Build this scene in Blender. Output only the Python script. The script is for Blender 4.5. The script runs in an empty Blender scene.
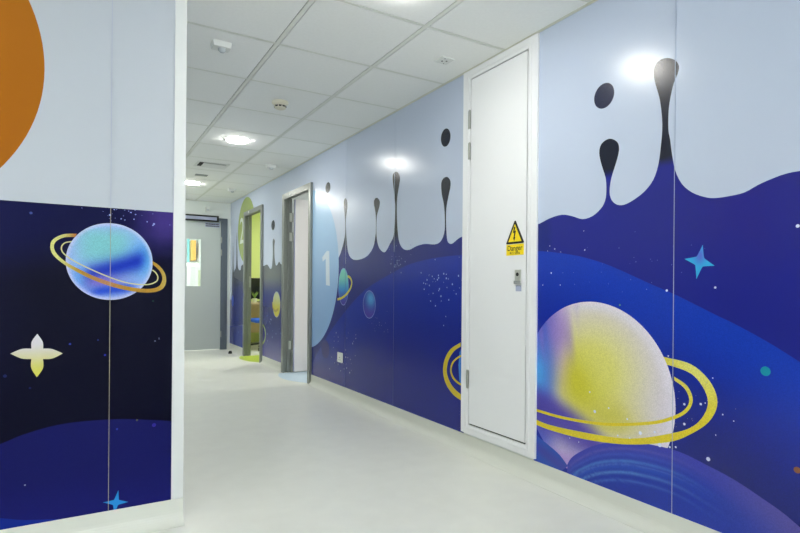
import bpy, bmesh, math, random
from mathutils import Vector, Matrix
from mathutils.geometry import tessellate_polygon
random.seed(7)
PI = math.pi
S = bpy.context.scene
COL = S.collection

# ------------------------------------------------------------------ measurements (metres, floor z=0)
H = 1.0            # eye height
WX = 2.06          # right wall plane
CZ = 2.35          # ceiling
LY = 2.455         # left panel wall plane
LX = 0.378         # its corner
FY = 8.90          # far wall plane
T = 0.597          # ceiling tile pitch
F, CX, CY = 540.0, 400.0, 288.5
ROLL = math.radians(0.46)
YAW = math.atan(318 / F)

def ray(x, y):
    a = x - CX; b = -(y - CY)
    c, s = math.cos(ROLL), math.sin(ROLL)
    a2 = (a*c - b*s)/F; b2 = (a*s + b*c)/F
    return (math.sin(YAW) + a2*math.cos(YAW), math.cos(YAW) - a2*math.sin(YAW), b2)
def R(x, y):       # measured point of the right wall -> (Y, z)
    d = ray(x, y); t = WX/d[0]; return (t*d[1], t*d[2] + H)
def L(x, y):       # measured point of the left panel wall -> (X, z)
    d = ray(x, y); t = LY/d[1]; return (t*d[0], t*d[2] + H)

# ------------------------------------------------------------------ colours and materials
def lin(c):
    out = []
    for v in c[:3]:
        v = v/255.0
        out.append(v/12.92 if v <= .04045 else ((v + .055)/1.055)**2.4)
    return tuple(out)
def mat(name, rgb, rough=.5, metal=0, spec=.5, emit=None, estr=0, noise=0, nscale=20, trans=0, bump=0, coat=0):
    m = bpy.data.materials.new(name); m.use_nodes = True
    nt = m.node_tree; b = nt.nodes['Principled BSDF']
    c = lin(rgb)
    b.inputs['Base Color'].default_value = (*c, 1)
    b.inputs['Roughness'].default_value = rough
    b.inputs['Metallic'].default_value = metal
    b.inputs['Specular IOR Level'].default_value = spec
    b.inputs['Transmission Weight'].default_value = trans
    b.inputs['Coat Weight'].default_value = coat
    if emit:
        b.inputs['Emission Color'].default_value = (*lin(emit), 1)
        b.inputs['Emission Strength'].default_value = estr
    if noise or bump:
        tc = nt.nodes.new('ShaderNodeTexCoord'); n = nt.nodes.new('ShaderNodeTexNoise')
        n.inputs['Scale'].default_value = nscale; n.inputs['Detail'].default_value = 6
        nt.links.new(tc.outputs['Object'], n.inputs['Vector'])
        if noise:
            r = nt.nodes.new('ShaderNodeValToRGB')
            r.color_ramp.elements[0].position = .3; r.color_ramp.elements[1].position = .7
            r.color_ramp.elements[0].color = (*[v*(1-noise) for v in c], 1)
            r.color_ramp.elements[1].color = (*[min(1, v*(1+noise)) for v in c], 1)
            nt.links.new(n.outputs['Fac'], r.inputs['Fac']); nt.links.new(r.outputs['Color'], b.inputs['Base Color'])
        if bump:
            bp = nt.nodes.new('ShaderNodeBump'); bp.inputs['Strength'].default_value = bump; bp.inputs['Distance'].default_value = .002
            nt.links.new(n.outputs['Fac'], bp.inputs['Height']); nt.links.new(bp.outputs['Normal'], b.inputs['Normal'])
    return m
def print_mat(name, rough, grain_scale, spec=.5):
    """Printed laminate: colour from the print's colour attribute, its alpha is the amount of sprayed grain and painted sparkle."""
    m = bpy.data.materials.new(name); m.use_nodes = True
    nt = m.node_tree; b = nt.nodes['Principled BSDF']
    at = nt.nodes.new('ShaderNodeVertexColor'); at.layer_name = 'print'
    tc = nt.nodes.new('ShaderNodeTexCoord'); n = nt.nodes.new('ShaderNodeTexNoise')
    n.inputs['Scale'].default_value = grain_scale; n.inputs['Detail'].default_value = 3; n.inputs['Roughness'].default_value = .7
    nt.links.new(tc.outputs['Object'], n.inputs['Vector'])
    mr = nt.nodes.new('ShaderNodeMapRange')
    mr.inputs['From Min'].default_value = .35; mr.inputs['From Max'].default_value = .65
    mr.inputs['To Min'].default_value = -.55; mr.inputs['To Max'].default_value = .55
    nt.links.new(n.outputs['Fac'], mr.inputs['Value'])
    mu = nt.nodes.new('ShaderNodeMath'); mu.operation = 'MULTIPLY_ADD'; mu.inputs[2].default_value = 1
    nt.links.new(mr.outputs['Result'], mu.inputs[0]); nt.links.new(at.outputs['Alpha'], mu.inputs[1])
    vm = nt.nodes.new('ShaderNodeVectorMath'); vm.operation = 'SCALE'
    nt.links.new(at.outputs['Color'], vm.inputs[0]); nt.links.new(mu.outputs[0], vm.inputs['Scale'])
    nt.links.new(vm.outputs['Vector'], b.inputs['Base Color'])
    b.inputs['Roughness'].default_value = rough
    b.inputs['Specular IOR Level'].default_value = spec
    return m

M = {
 'floor': mat('pale_vinyl_floor', (234, 236, 228), .36, noise=.02, nscale=9, spec=.4),
 'cove': mat('coved_vinyl', (222, 225, 216), .4, spec=.4),
 'tile': mat('ceiling_tile_white', (248, 250, 248), .9, noise=.015, nscale=60),
 'tbar': mat('ceiling_grid_white', (232, 235, 228), .6),
 'tbar_shade': mat('ceiling_grid_shade', (96, 100, 96), .7),
 'angle': mat('ceiling_angle', (222, 224, 208), .5),
 'plaster': mat('white_plaster', (228, 234, 232), .6),
 'plaster_dark': mat('grey_dado', (112, 118, 106), .5),
 'panel_pale': mat('pale_lilac_panel', (206, 210, 224), .35),
 'trim': mat('white_corner_trim', (222, 226, 226), .4),
 'joint': mat('silver_joint', (172, 180, 206), .35),
 'joint2': mat('beige_joint', (170, 165, 140), .35),
 'palejoint': mat('pale_panel_joint', (184, 198, 222), .35),
 'bluejoint': mat('blue_panel_joint', (70, 86, 170), .35),
 'white_metal': mat('white_powder_coat', (243, 245, 248), .38),
 'dark': mat('dark_gap', (24, 26, 26), .7),
 'steel': mat('brushed_steel', (176, 178, 172), .32, metal=.9),
 'hinge': mat('satin_hinge', (205, 208, 200), .3, metal=.4),
 'frame': mat('grey_door_frame', (136, 140, 136), .34, metal=.5),
 'frame_dark': mat('dark_grey_frame', (98, 108, 120), .4, metal=.2),
 'leaf': mat('grey_green_leaf', (190, 199, 199), .35),
 'leaf_white': mat('white_leaf', (238, 234, 236), .4),
 'leaf_edge': mat('lilac_leaf_edge', (205, 208, 240), .4),
 'yellow': mat('sign_yellow', (255, 226, 20), .4),
 'black': mat('black_print', (18, 18, 16), .5),
 'plastic': mat('white_plastic', (230, 233, 230), .35),
 'cream': mat('cream_plastic', (226, 222, 202), .4),
 'grey_plastic': mat('grey_plastic', (150, 155, 155), .4),
 'lens': mat('frosted_lens', (205, 212, 216), .2),
 'lime': mat('lime_wall', (220, 233, 150), .6),
 'lime_floor': mat('lime_inlay', (186, 208, 78), .35),
 'blue_floor': mat('pale_blue_inlay', (204, 224, 240), .35),
 'glass': mat('clear_glass', (250, 255, 252), .02, trans=1, spec=.5),
 'monitor': mat('black_screen', (12, 14, 14), .25),
 'wood': mat('pale_wood', (206, 184, 140), .5, noise=.08, nscale=14),
 'blue_fabric': mat('blue_fabric', (30, 90, 200), .8, noise=.1, nscale=120),
 'leafgreen': mat('leaf_green', (120, 150, 60), .6, noise=.15, nscale=40),
 'pot': mat('pot_ceramic', (214, 220, 190), .4),
 'teal': mat('teal_board', (120, 200, 208), .6),
 'orange': mat('orange_wood', (226, 180, 96), .5),
 'paper': mat('paper', (244, 246, 246), .8),
 'lamp': mat('lamp_diffuser', (255, 255, 255), .5, emit=(255, 253, 246), estr=30),
 'fill_room': mat('room_fill_diffuser', (255, 255, 255), .5, emit=(255, 253, 246), estr=15),
 'fill_lime': mat('lime_room_fill_diffuser', (255, 255, 255), .5, emit=(255, 253, 246), estr=26),
 'fill_end': mat('end_room_fill_diffuser', (255, 255, 255), .5, emit=(255, 253, 246), estr=45),
 'print': print_mat('printed_laminate', .24, 230, .4),
 'print_left': print_mat('printed_laminate_satin', .45, 420, .05),
}

# ------------------------------------------------------------------ mesh helpers
def obj(name, bm, mats, parent=None, smooth=False, bevel=0):
    me = bpy.data.meshes.new(name)
    bmesh.ops.recalc_face_normals(bm, faces=bm.faces[:]) if bm.faces else None
    bm.to_mesh(me); bm.free()
    if not isinstance(mats, (list, tuple)): mats = [mats]
    for m in mats: me.materials.append(m)
    if smooth:
        for p in me.polygons: p.use_smooth = True
    o = bpy.data.objects.new(name, me); COL.objects.link(o)
    if bevel:
        b = o.modifiers.new('bevel', 'BEVEL'); b.width = bevel; b.segments = 2; b.limit_method = 'ANGLE'
    if parent:
        o.parent = parent; o.matrix_parent_inverse = Matrix.Translation(parent.location).inverted()
    return o
def box(bm, x0, x1, y0, y1, z0, z1, mi=0):
    vs = [bm.verts.new((x, y, z)) for x in (x0, x1) for y in (y0, y1) for z in (z0, z1)]
    for f in ((0,1,3,2),(4,6,7,5),(0,4,5,1),(2,3,7,6),(0,2,6,4),(1,5,7,3)):
        fa = bm.faces.new([vs[i] for i in f]); fa.material_index = mi
def B(*boxes):
    bm = bmesh.new()
    for b in boxes: box(bm, *b)
    return bm
def cyl(bm, c, r, h, axis='z', n=40, r2=None, mi=0):
    """closed frustum from c along +axis by h"""
    r2 = r if r2 is None else r2
    def P(a, rr, t):
        u, v = rr*math.cos(a), rr*math.sin(a)
        if axis == 'z': return (c[0]+u, c[1]+v, c[2]+t)
        if axis == 'x': return (c[0]+t, c[1]+u, c[2]+v)
        return (c[0]+u, c[1]+t, c[2]+v)
    A = [bm.verts.new(P(2*PI*i/n, r, 0)) for i in range(n)]
    D = [bm.verts.new(P(2*PI*i/n, r2, h)) for i in range(n)]
    for i in range(n):
        j = (i+1) % n; bm.faces.new((A[i], A[j], D[j], D[i])).material_index = mi
    bm.faces.new(A).material_index = mi; bm.faces.new(D[::-1]).material_index = mi
def lathe(bm, prof, c, n=40, mi=0):
    rings = []
    for r, z in prof:
        rings.append([bm.verts.new((c[0]+r*math.cos(2*PI*i/n), c[1]+r*math.sin(2*PI*i/n), c[2]+z)) for i in range(n)] if r > 1e-6 else [bm.verts.new((c[0], c[1], c[2]+z))])
    for a, b in zip(rings, rings[1:]):
        for i in range(n):
            j = (i+1) % n
            if len(a) == 1 and len(b) > 1: bm.faces.new((a[0], b[i], b[j])).material_index = mi
            elif len(b) == 1 and len(a) > 1: bm.faces.new((a[i], a[j], b[0])).material_index = mi
            elif len(a) > 1: bm.faces.new((a[i], a[j], b[j], b[i])).material_index = mi
def tube(bm, pts, r, n=10):
    rings = []
    pts = [Vector(p) for p in pts]
    for i, p in enumerate(pts):
        d = (pts[min(i+1, len(pts)-1)] - pts[max(i-1, 0)]).normalized()
        u = d.cross(Vector((0, 0, 1)) if abs(d.z) < .9 else Vector((1, 0, 0))).normalized(); v = d.cross(u)
        rings.append([bm.verts.new(p + r*(math.cos(2*PI*k/n)*u + math.sin(2*PI*k/n)*v)) for k in range(n)])
    for a, b in zip(rings, rings[1:]):
        for k in range(n):
            bm.faces.new((a[k], a[(k+1) % n], b[(k+1) % n], b[k]))
    bm.faces.new(rings[0]); bm.faces.new(rings[-1][::-1])
def empty(name, loc, **kw):
    o = bpy.data.objects.new(name, None); COL.objects.link(o); o.location = loc
    o.empty_display_size = .1
    return tag(o, **kw)
def tag(o, label=None, cat=None, group=None, kind=None):
    if label: o['label'] = label
    if cat: o['category'] = cat
    if group: o['group'] = group
    if kind: o['kind'] = kind
    return o
def struct(o, label=None): return tag(o, kind='structure', label=label)
def text_mesh(body, size, bold=0.0):
    cu = bpy.data.curves.new('t', 'FONT'); cu.body = body; cu.size = size; cu.offset = bold
    cu.align_x = 'CENTER'; cu.align_y = 'CENTER'
    o = bpy.data.objects.new('t', cu); COL.objects.link(o)
    dg = bpy.context.evaluated_depsgraph_get(); dg.update()
    me = bpy.data.meshes.new_from_object(o.evaluated_get(dg))
    bpy.data.objects.remove(o); bpy.data.curves.remove(cu)
    return me

# ------------------------------------------------------------------ painted laminate: layers of clipped, coloured cells
class Print:
    """one printed sheet; shapes are (u, z) outlines laid one over another as thin ink films"""
    def __init__(s, to3, cuts, bounds):
        s.bm = bmesh.new(); s.lay = s.bm.verts.layers.float_color.new('print')
        s.to3 = to3; s.cuts = cuts; s.b = bounds
    def add(s, pts, col, level, cell=.06, grain=0):
        tmp = bmesh.new()
        pts = [Vector((p[0], p[1], 0)) for p in pts]
        # drop duplicate neighbours
        q = [p for i, p in enumerate(pts) if (p - pts[i-1]).length > 1e-5]
        vs = [tmp.verts.new(p) for p in q]
        for t in tessellate_polygon([q]):
            try: tmp.faces.new([vs[i] for i in t])
            except ValueError: pass
        u0, u1, z0, z1 = s.b
        def bis(co, no, clear=False):
            g = tmp.verts[:] + tmp.edges[:] + tmp.faces[:]
            if g: bmesh.ops.bisect_plane(tmp, geom=g, dist=1e-6, plane_co=co, plane_no=no, clear_outer=clear)
        bis((u0, 0, 0), (-1, 0, 0), True); bis((u1, 0, 0), (1, 0, 0), True)
        bis((0, z0, 0), (0, -1, 0), True); bis((0, z1, 0), (0, 1, 0), True)
        if callable(col):
            for k, no in ((0, (1, 0, 0)), (1, (0, 1, 0))):
                if not tmp.verts: break
                a = min(v.co[k] for v in tmp.verts); b = max(v.co[k] for v in tmp.verts)
                n = max(1, int((b-a)/cell))
                for i in range(1, n):
                    c = [0, 0, 0]; c[k] = a + (b-a)*i/n; bis(tuple(c), no)
        for (a, b, zt) in s.cuts:
            bis((a, 0, 0), (1, 0, 0)); bis((b, 0, 0), (1, 0, 0)); bis((0, zt, 0), (0, 1, 0))
            dead = [f for f in tmp.faces if a < f.calc_center_median().x < b and f.calc_center_median().y < zt]
            bmesh.ops.delete(tmp, geom=dead, context='FACES')
        m = {}
        for v in tmp.verts:
            nv = s.bm.verts.new(s.to3(v.co.x, v.co.y, level*.0002 + .0004)); m[v] = nv
            c = col(v.co.x, v.co.y) if callable(col) else col
            g = c[3] if len(c) > 3 else grain
            nv[s.lay] = (*lin(c), g)
        for f in tmp.faces:
            try: s.bm.faces.new([m[v] for v in f.verts])
            except ValueError: pass
        tmp.free()
    def build(s, name, m):
        me = bpy.data.meshes.new(name); s.bm.to_mesh(me); s.bm.free(); me.materials.append(m)
        o = bpy.data.objects.new(name, me); COL.objects.link(o); return o
def mix(a, b, t):
    t = max(0, min(1, t)); return tuple(a[i] + (b[i]-a[i])*t for i in range(3))
def sm(a, b, x):
    t = max(0, min(1, (x-a)/(b-a))); return t*t*(3-2*t)
def smooth_pts(P, n=4, closed=False):
    """Catmull-Rom through the traced points"""
    out = []; N = len(P)
    for i in range(N if closed else N-1):
        g = (lambda k: P[k % N]) if closed else (lambda k: P[max(0, min(N-1, k))])
        p0, p1, p2, p3 = g(i-1), g(i), g(i+1), g(i+2)
        for j in range(n):
            t = j/n
            out.append(tuple(.5*((2*p1[k]) + (-p0[k]+p2[k])*t + (2*p0[k]-5*p1[k]+4*p2[k]-p3[k])*t*t + (-p0[k]+3*p1[k]-3*p2[k]+p3[k])*t**3) for k in (0, 1)))
    if not closed: out.append(P[-1])
    return out
def ell(cu, cz, a, b, rot=0, n=72, a0=0, a1=2*PI):
    c, s = math.cos(rot), math.sin(rot); full = abs(a1-a0-2*PI) < 1e-6
    return [(cu + a*math.cos(t)*c - b*math.sin(t)*s, cz + a*math.cos(t)*s + b*math.sin(t)*c) for t in [a0 + (a1-a0)*i/(n if full else n-1) for i in range(n)]]
def ribbon(P, w):
    """band of width w (number or list) along the polyline P"""
    A, Bk = [], []
    for i, p in enumerate(P):
        q0 = P[max(0, i-1)]; q1 = P[min(len(P)-1, i+1)]
        dx, dz = q1[0]-q0[0], q1[1]-q0[1]; l = math.hypot(dx, dz) or 1
        ww = w[i] if isinstance(w, list) else w
        nx, nz = -dz/l*ww/2, dx/l*ww/2
        A.append((p[0]+nx, p[1]+nz)); Bk.append((p[0]-nx, p[1]-nz))
    return A + Bk[::-1]
def star4(c, tips, waist):
    """four-pointed star: tips in order, waist = how far the inner corners sit between centre and tips"""
    out = []
    for i in range(4):
        a, b = tips[i], tips[(i+1) % 4]
        ic = (c[0] + (a[0]+b[0]-2*c[0])*waist, c[1] + (a[1]+b[1]-2*c[1])*waist)
        def q(p, r, bulge):
            m = ((p[0]+r[0])/2, (p[1]+r[1])/2); dx, dz = r[0]-p[0], r[1]-p[1]
            return (m[0] + dz*bulge, m[1] - dx*bulge)
        out += [a, q(a, ic, .0), ic, q(ic, b, .0)]
    return out

# openings in the right wall (Y0, Y1, top)
D1 = (5.292, 6.215, 2.095)
D2 = (7.06, 7.985, 2.095)
RD = (2.077, 2.730, 2.35)      # electrical riser door
BZ = .10                       # top of the coved skirting

# ================================================================== right mural
def build_right_mural():
    pr = Print(lambda u, z, o: (WX - o, u, z),
               [(D1[0]+.02, D1[1]-.02, D1[2]-.02), (D2[0]+.02, D2[1]-.02, D2[2]-.02), (RD[0]+.016, RD[1]-.03, 3)],
               (-2.5, FY, BZ, CZ))
    pale = (197, 209, 231)
    pr.add([(-2.5, BZ), (FY, BZ), (FY, CZ), (-2.5, CZ)], pale, 0)
    # ---- the dark liquid with its drips
    edge_a = [(860,168),(830,168.5),(800,171),(785,174),(771.6,178.9),(758.1,184.9),(744.6,192.4),(729.4,196.1),(714.2,198.1),(704,196.8),(692.2,192.4),(682,183.9),(675.3,170.4),(672,153.5),(670.3,140),(668.5,129.4),(668.7,110.7),(670.9,95.6),(674.1,82.5),(677.9,73.5),(679,66),(675.5,60.5),(668,58),(660,60),(655,66),(653.8,74),(655.5,84),(660.1,100.5),(662.4,124.2),(661.1,144.5),(658.4,164.7),(653.3,179.9),(644.9,191.1),(634.7,199.2),(624.6,204.6),(617.2,204.6),(611.8,200.2),(609.7,191.8),(611.4,178.2),(616.1,163),(619.2,150),(617.2,141.8),(609.4,138.7),(601.6,143.8),(599.3,152.9),(601.6,164.7),(605.7,178.2),(606.4,191.8),(605,201.2),(600.9,208.6),(592.5,216.1),(582.4,219.1),(572.2,216.1),(562.1,214.7),(550.3,218.1),(539.1,223.9)]
    mid = [(520,233),(500,238),(480,233)]
    edge_b = [(462.4,236.5),(455.9,240.8),(451.7,243.9),(448.1,242.2),(446.9,236.5),(446.1,222.5),(446.4,208.4),(448.3,197.2),(450.6,185.9),(450,179.7),(446.9,176.9),(443.3,178.6),(441.3,183.7),(441.9,194.4),(444.1,205.6),(445,222.5),(444.1,233.7),(440.5,241.6),(434.8,244.4),(425,243.9),(416.6,246.1),(409.5,249.8),(403.9,249.2),(400.2,244.4),(398.3,236.5),(397.2,222.5),(396.9,205.6),(397.7,194.4),(400,180.3),(399.1,174.1),(396.3,171.6),(393.5,173.6),(392.7,178.9),(394.1,191.6),(395.2,205.6),(394.9,222.5),(393.5,236.5),(390.4,243),(385.9,251.4),(382.6,251.7),(378.9,247.2),(376.9,238.7),(376.5,227.5),(376.9,216.2),(379.5,206.4),(379.7,200.8),(376.9,197.7),(374.4,199.9),(374.1,204.4),(375.6,213.4),(376,227.5),(375.5,235.9),(373.3,247.2),(367.7,255.6),(360.6,259.3),(353.6,259.6),(349.4,255.6),(347.4,247.2),(346.3,233.1),(346.1,219.1),(347.4,207.8),(347.1,200.8),(345.4,198.2),(344,200.8),(344,206.4),(345.1,219.1),(345.2,233.1),(343.2,244.4),(339,257),(333,263),(325,266),(316,263),(300,266),(284,262)]
    edge_c = [(281.4,264.6),(279.1,261.8),(277.2,265.1),(275.6,264.6),(274.6,256),(274.5,246),(274.9,241),(273.8,238.6),(272.7,241),(272.9,248),(272.7,258),(271.8,267.4),(270.1,268.8),(267.3,264.6),(263.6,266),(259,266),(250,264),(242,265),(240.8,269.5),(239.2,270),(237.8,265),(237.3,245),(237,232),(236.5,240),(236.2,265),(234.4,270.5),(233.7,270.5),(233.3,250),(233,243),(232.7,262),(232.6,268)]
    wall_edge = smooth_pts([R(*p) for p in edge_a + mid + edge_b + edge_c], 3)
    wall_edge = [(min(u, FY), z) for u, z in wall_edge]
    liquid = [(-2.5, BZ), (-2.5, wall_edge[0][1])] + wall_edge + [(FY, BZ)]
    def liq(u, z):
        zt = 1.53 if u < 2.4 else 1.40
        blk = (24, 30, 48) if u < 3.0 else (40, 46, 52)
        if u > 6: zt = 1.12; blk = (86, 92, 98)  # past the first doorway, reflection haze is painted into the black print
        blue = (34, 40, 140) if u < 2 else (28, 40, 128)
        t = sm(zt-.02, zt+.02, z) if u < 2.4 else sm(zt-.09 if u < 6 else .85, zt+.05, z)
        c = mix(blue, blk, t)
        return (*c, .7*sm(1.5, 2.0, z))  # extra grain up the drips paints the sparkle of the gloss
    pr.add(liquid, liq, 1, .05)
    # drops flying off
    def drop(x, y, a, b, rot, c, lvl=2):
        pr.add([R(x + q[0], y + q[1]) for q in ell(0, 0, a, b, rot, 36)], c, lvl, grain=.35)
    drop(604.3, 95.8, 9.2, 13.6, .42, (38, 44, 74))
    drop(445.8, 137.6, 4.7, 9.2, .12, (32, 38, 56))
    drop(328, 187.6, 2.4, 5.4, .1, (50, 56, 64))
    drop(273.2, 225.2, 1.7, 5, .05, (42, 48, 56))
    # ---- lighter blue swell under a long arc
    arc = [(860,402),(830,381),(800,362),(768,342),(735,324),(717.6,315.7),(677,295.4),(650,283.6),(611,266),(590,259),(570,254.5),(539,251),(500,251),(461,255),(435,258),(409.7,264.3),(390.6,274),(365,290),(346,310.6),(330,332),(318,352),(311,366)]
    ap = smooth_pts([R(*p) for p in arc], 3)
    def arcz(u):
        for (a, b) in zip(ap, ap[1:]):
            if a[0] <= u <= b[0]: return a[1] + (b[1]-a[1])*(u-a[0])/max(1e-6, b[0]-a[0])
        return ap[0][1] if u < ap[0][0] else ap[-1][1]
    def swell(u, z):
        d = arcz(u) - z
        c = mix((26, 62, 184), (24, 44, 158), sm(0, .45, d))
        c = mix(c, (24, 32, 108), sm(1.8, 1.0, u)*sm(.1, .7, d)*.9)
        if u > 2.6: c = mix((24, 50, 162), (24, 36, 134), sm(0, .8, d)); c = mix(c, (58, 58, 140), sm(3.6, 5.2, u)*sm(.45, .1, z))
        return (*c, .18)
    pr.add([(ap[0][0], BZ)] + ap + [(ap[-1][0], BZ)], swell, 2, .06)
    # violet blush low between the two doors and beyond
    def blush(u, z): return (*mix((34, 42, 122), (96, 92, 160), sm(.55, .1, z)), 0)
    pr.add([(6.2, BZ), (7.2, BZ), (7.2, .75), (6.2, .75)], blush, 2, .08)
    pr.add([(8.0, BZ), (FY, BZ), (FY, .8), (8.0, .8)], lambda u, z: (*mix((34, 44, 126), (60, 76, 160), sm(.6, .1, z)), 0), 2, .1)
    # ---- the big ringed planet
    pu, pz, prd = 1.729, .5225, .4227
    def planet(u, z):
        x = (pu-u)/prd; y = (z-pz)/prd
        c = (222, 214, 236)
        ra = math.hypot(x, y)
        t = math.exp(-(((x-.02)/.62)**2 + ((y-.22)/.60)**2)**1.3)
        c = mix(c, (228, 224, 128), min(1, t*1.1))
        t = math.exp(-(((x+.22 - .35*(.1-y))/.32)**2 + ((y-.05)/.40)**2)); c = mix(c, (206, 200, 46), t*.8)
        t = math.exp(-(((x-.28)/.34)**2 + ((y+.24)/.20)**2)); c = mix(c, (208, 200, 72), t*.75)
        c = mix(c, (196, 168, 216), sm(-.20, -.48, x)*sm(-.3, .5, y)*.85)
        c = mix(c, (80, 96, 206), sm(-.38, -.72, x)*.9)
        c = mix(c, (84, 170, 240), math.exp(-(((x+.80)/.20)**2 + ((y-.10)/.32)**2))*.95)
        w_ = y + .50*x + .20*x*x                      # violet crescent printed low on the left
        t = sm(-.24, -.52, w_)*sm(.85, .0, x)*sm(-.98, -.55, y + .25*x); c = mix(c, (82, 70, 176), t*.95)
        t = sm(-.66, -.86, y)*sm(.6, .0, x); c = mix(c, (172, 140, 214), t*.85)
        c = mix(c, (236, 230, 244), sm(.84, 1.0, ra)*sm(-.3, .4, x+y*.3)*.8)
        st = .5+.5*math.sin(34*(x+.20*y) + 5*math.sin(7*x)); c = mix(c, (150, 122, 210), st*.5*sm(-.12, -.32, x)*sm(.1, .6, y))
        return (*c, .22)
    pr.add(ell(pu, pz, prd, prd, 0, 120), planet, 3, .013)
    # ring halo (a sprayed dark gold dust ring) and rings
    out_ = [(660,356),(667,357.6),(691.4,364.4),(710,381.3),(717.6,402),(710,420.7),(691.4,433.8),(668.8,442),(627.6,444.5),(586.3,439.5),(552.5,430.8),(536,424.5)]
    inn_ = [(662,364),(672,366),(691.4,373.8),(703.5,388),(708.2,403),(702.5,417.5),(690,428),(668.8,433.8),(640,438),(616.3,437.6),(575,430.5),(548.8,424.5),(536,419.3)]
    def gold(u, z):
        c = mix((226, 206, 48), (232, 230, 132), sm(1.5, 1.2, u)*sm(.45, .75, z)); return (*c, .3)
    so = smooth_pts([R(*p) for p in out_], 5); si = smooth_pts([R(*p) for p in inn_], 5)
    pr.add(so + si[::-1], gold, 2.5, .03)
    low = lambda P, f: [p for p in P if f(p)]
    so2 = [p for p in so if p[1] < .62]; si2 = [p for p in si if p[1] < .62]
    pr.add(so2 + si2[::-1], gold, 6, .03)
    o2 = [(674.2,376.5),(687.6,386),(693,400),(687.8,411.6),(674.5,419.2),(650,424.7),(605,425.6),(563.8,419.2),(536,411.3)]
    i2 = [(674.8,380.5),(684.8,388.5),(689.5,400),(685,409.3),(673.5,415.8),(650,421.4),(605,422.6),(563.8,416.4),(536,408.6)]
    pr.add(smooth_pts([R(*p) for p in o2], 5) + smooth_pts([R(*p) for p in i2], 5)[::-1], gold, 6, .03)
    ol = [(461,342.4),(451,348.9),(445,359),(443.2,371.2),(446.3,384.3),(453.6,394.8),(462,400.8)]
    il = [(461,346.4),(454,351.5),(448.6,360.7),(447,372.5),(450.6,382.8),(456,390),(462,395)]
    goldl = lambda u, z: (*mix((212, 190, 52), (206, 210, 140), sm(.55, .85, z)), .25)
    pr.add(smooth_pts([R(*p) for p in ol], 5) + smooth_pts([R(*p) for p in il], 5)[::-1], goldl, 6, .04)
    ol = [(462,354.6),(458,356.7),(452.3,362),(450.3,369.9),(452.3,377.7),(457,383),(462,386)]
    il = [(462,356.6),(458,358.6),(453.7,363),(451.7,369.9),(453.7,376.4),(457.6,381),(462,384)]
    pr.add(smooth_pts([R(*p) for p in ol], 5) + smooth_pts([R(*p) for p in il], 5)[::-1], goldl, 6, .04)
    pr.add([R(*p) for p in [(463,346),(459.8,352),(458.6,365),(459.4,380),(463,392)]], (66, 130, 214), 4)
    # ---- foreground waves of the nearest planet
    top = smooth_pts([R(*p) for p in [(567.5,464.5),(571,458.5),(578.8,452.6),(597.5,444.5),(623.8,441.5),(653.8,445),(680,452),(705,464),(735,480),(765,500),(782.9,512.6),(800,527),(830,552)]], 4)
    def wave(u, z):
        # distance under the crest, streaked along it
        k = next((i for i in range(len(top)-1) if top[i][0] >= u >= top[i+1][0]), 0)
        t_ = max(0, min(1, (top[k][0]-u)/max(1e-6, top[k][0]-top[k+1][0]))); d = top[k][1] + (top[k+1][1]-top[k][1])*t_ - z
        c = mix((62, 68, 178), (30, 56, 168), sm(0, .12, d))
        x = 2.0-u
        for dd, w, cc, a in ((.055, .008, (70, 110, 210), .4), (.085, .008, (92, 160, 222), .6), (.030, .007, (120, 110, 190), .4), (.135, .007, (110, 176, 224), .6), (.17, .006, (90, 150, 220), .45), (.100, .004, (130, 170, 230), .4), (.11, .012, (48, 100, 206), .5)):
            f = math.exp(-((d - dd - .06*(x-.4)**2)/w)**2)*sm(.02, .2, x)*sm(.95, .45, x); c = mix(c, cc, f*a)
        c = mix(c, (92, 84, 160), sm(1.25, .85, u)*sm(.30, .0, d)*.8)
        return (*c, .22)
    pr.add([(top[0][0]+.0, BZ)] + top[::-1][::-1] + [(top[-1][0], BZ)], wave, 5, .012)
    def wave2(u, z): return (*mix((52, 62, 160), (60, 110, 196), .5+.5*math.sin(150*(z + .25*(u-2)))), .1)
    pr.add(smooth_pts([R(*p) for p in [(533,432),(540,438),(550,446),(560,455),(568,466)]], 3) + [(1.9, BZ), (2.1, BZ)], lambda u, z: (*mix((60, 70, 170), (46, 84, 184), .5+.5*math.sin(60*(z-.3*u))), .1), 4, .012)
    # ---- bubbles with the room numbers
    pr.add(ell(5.4556, 1.20, .832, .832, 0, 110), lambda u, z: (*mix((142, 180, 228), (166, 202, 236), sm(.6, 1.8, z)), 0), 4, .12)
    pr.add([R(*p) for p in [(329.3,251),(329.9,285.9),(326.1,285.1),(325.9,258.6),(322.9,261.6),(322.3,257.4),(326.8,251)]], (214, 228, 242), 5)
    pr.add(ell(7.935, 1.834, .4795, .4795, 0, 80), (158, 176, 104), 4)
    me = text_mesh('2', .50)
    cu, cz = R(241.9, 232.3)
    vs = [(cu - v.co.x*1.05, cz + v.co.y*1.12) for v in me.vertices]
    for p in me.polygons: pr.add([vs[i] for i in p.vertices], (222, 232, 214), 5)
    # ---- small planets
    def small(y, z, ry, rz, f, lvl=5):
        pr.add(ell(y, z, ry, rz, 0, 48), f, lvl, .03)
        pr.add(ribbon(ell(y, z, ry*.97, rz*.97, 0, 49, 0, 2*PI-.0001), .006), (130, 150, 220), lvl+.5)
    small(4.516, 1.012, .112, .172, lambda u, z: (*mix((66, 58, 160), mix((60, 140, 214), (120, 205, 190), sm(.95, 1.12, z)), sm(.85, 1.0, z)), .2), 3)
    pts = smooth_pts([R(*p) for p in [(347.8,276.2),(350.3,277.8),(351.9,282.5),(350.3,288.9),(346.2,294.6),(341.4,298.2),(337.6,299.3)]], 4)
    pr.add(ribbon(pts, .022), (206, 196, 70), 4.5)
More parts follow.
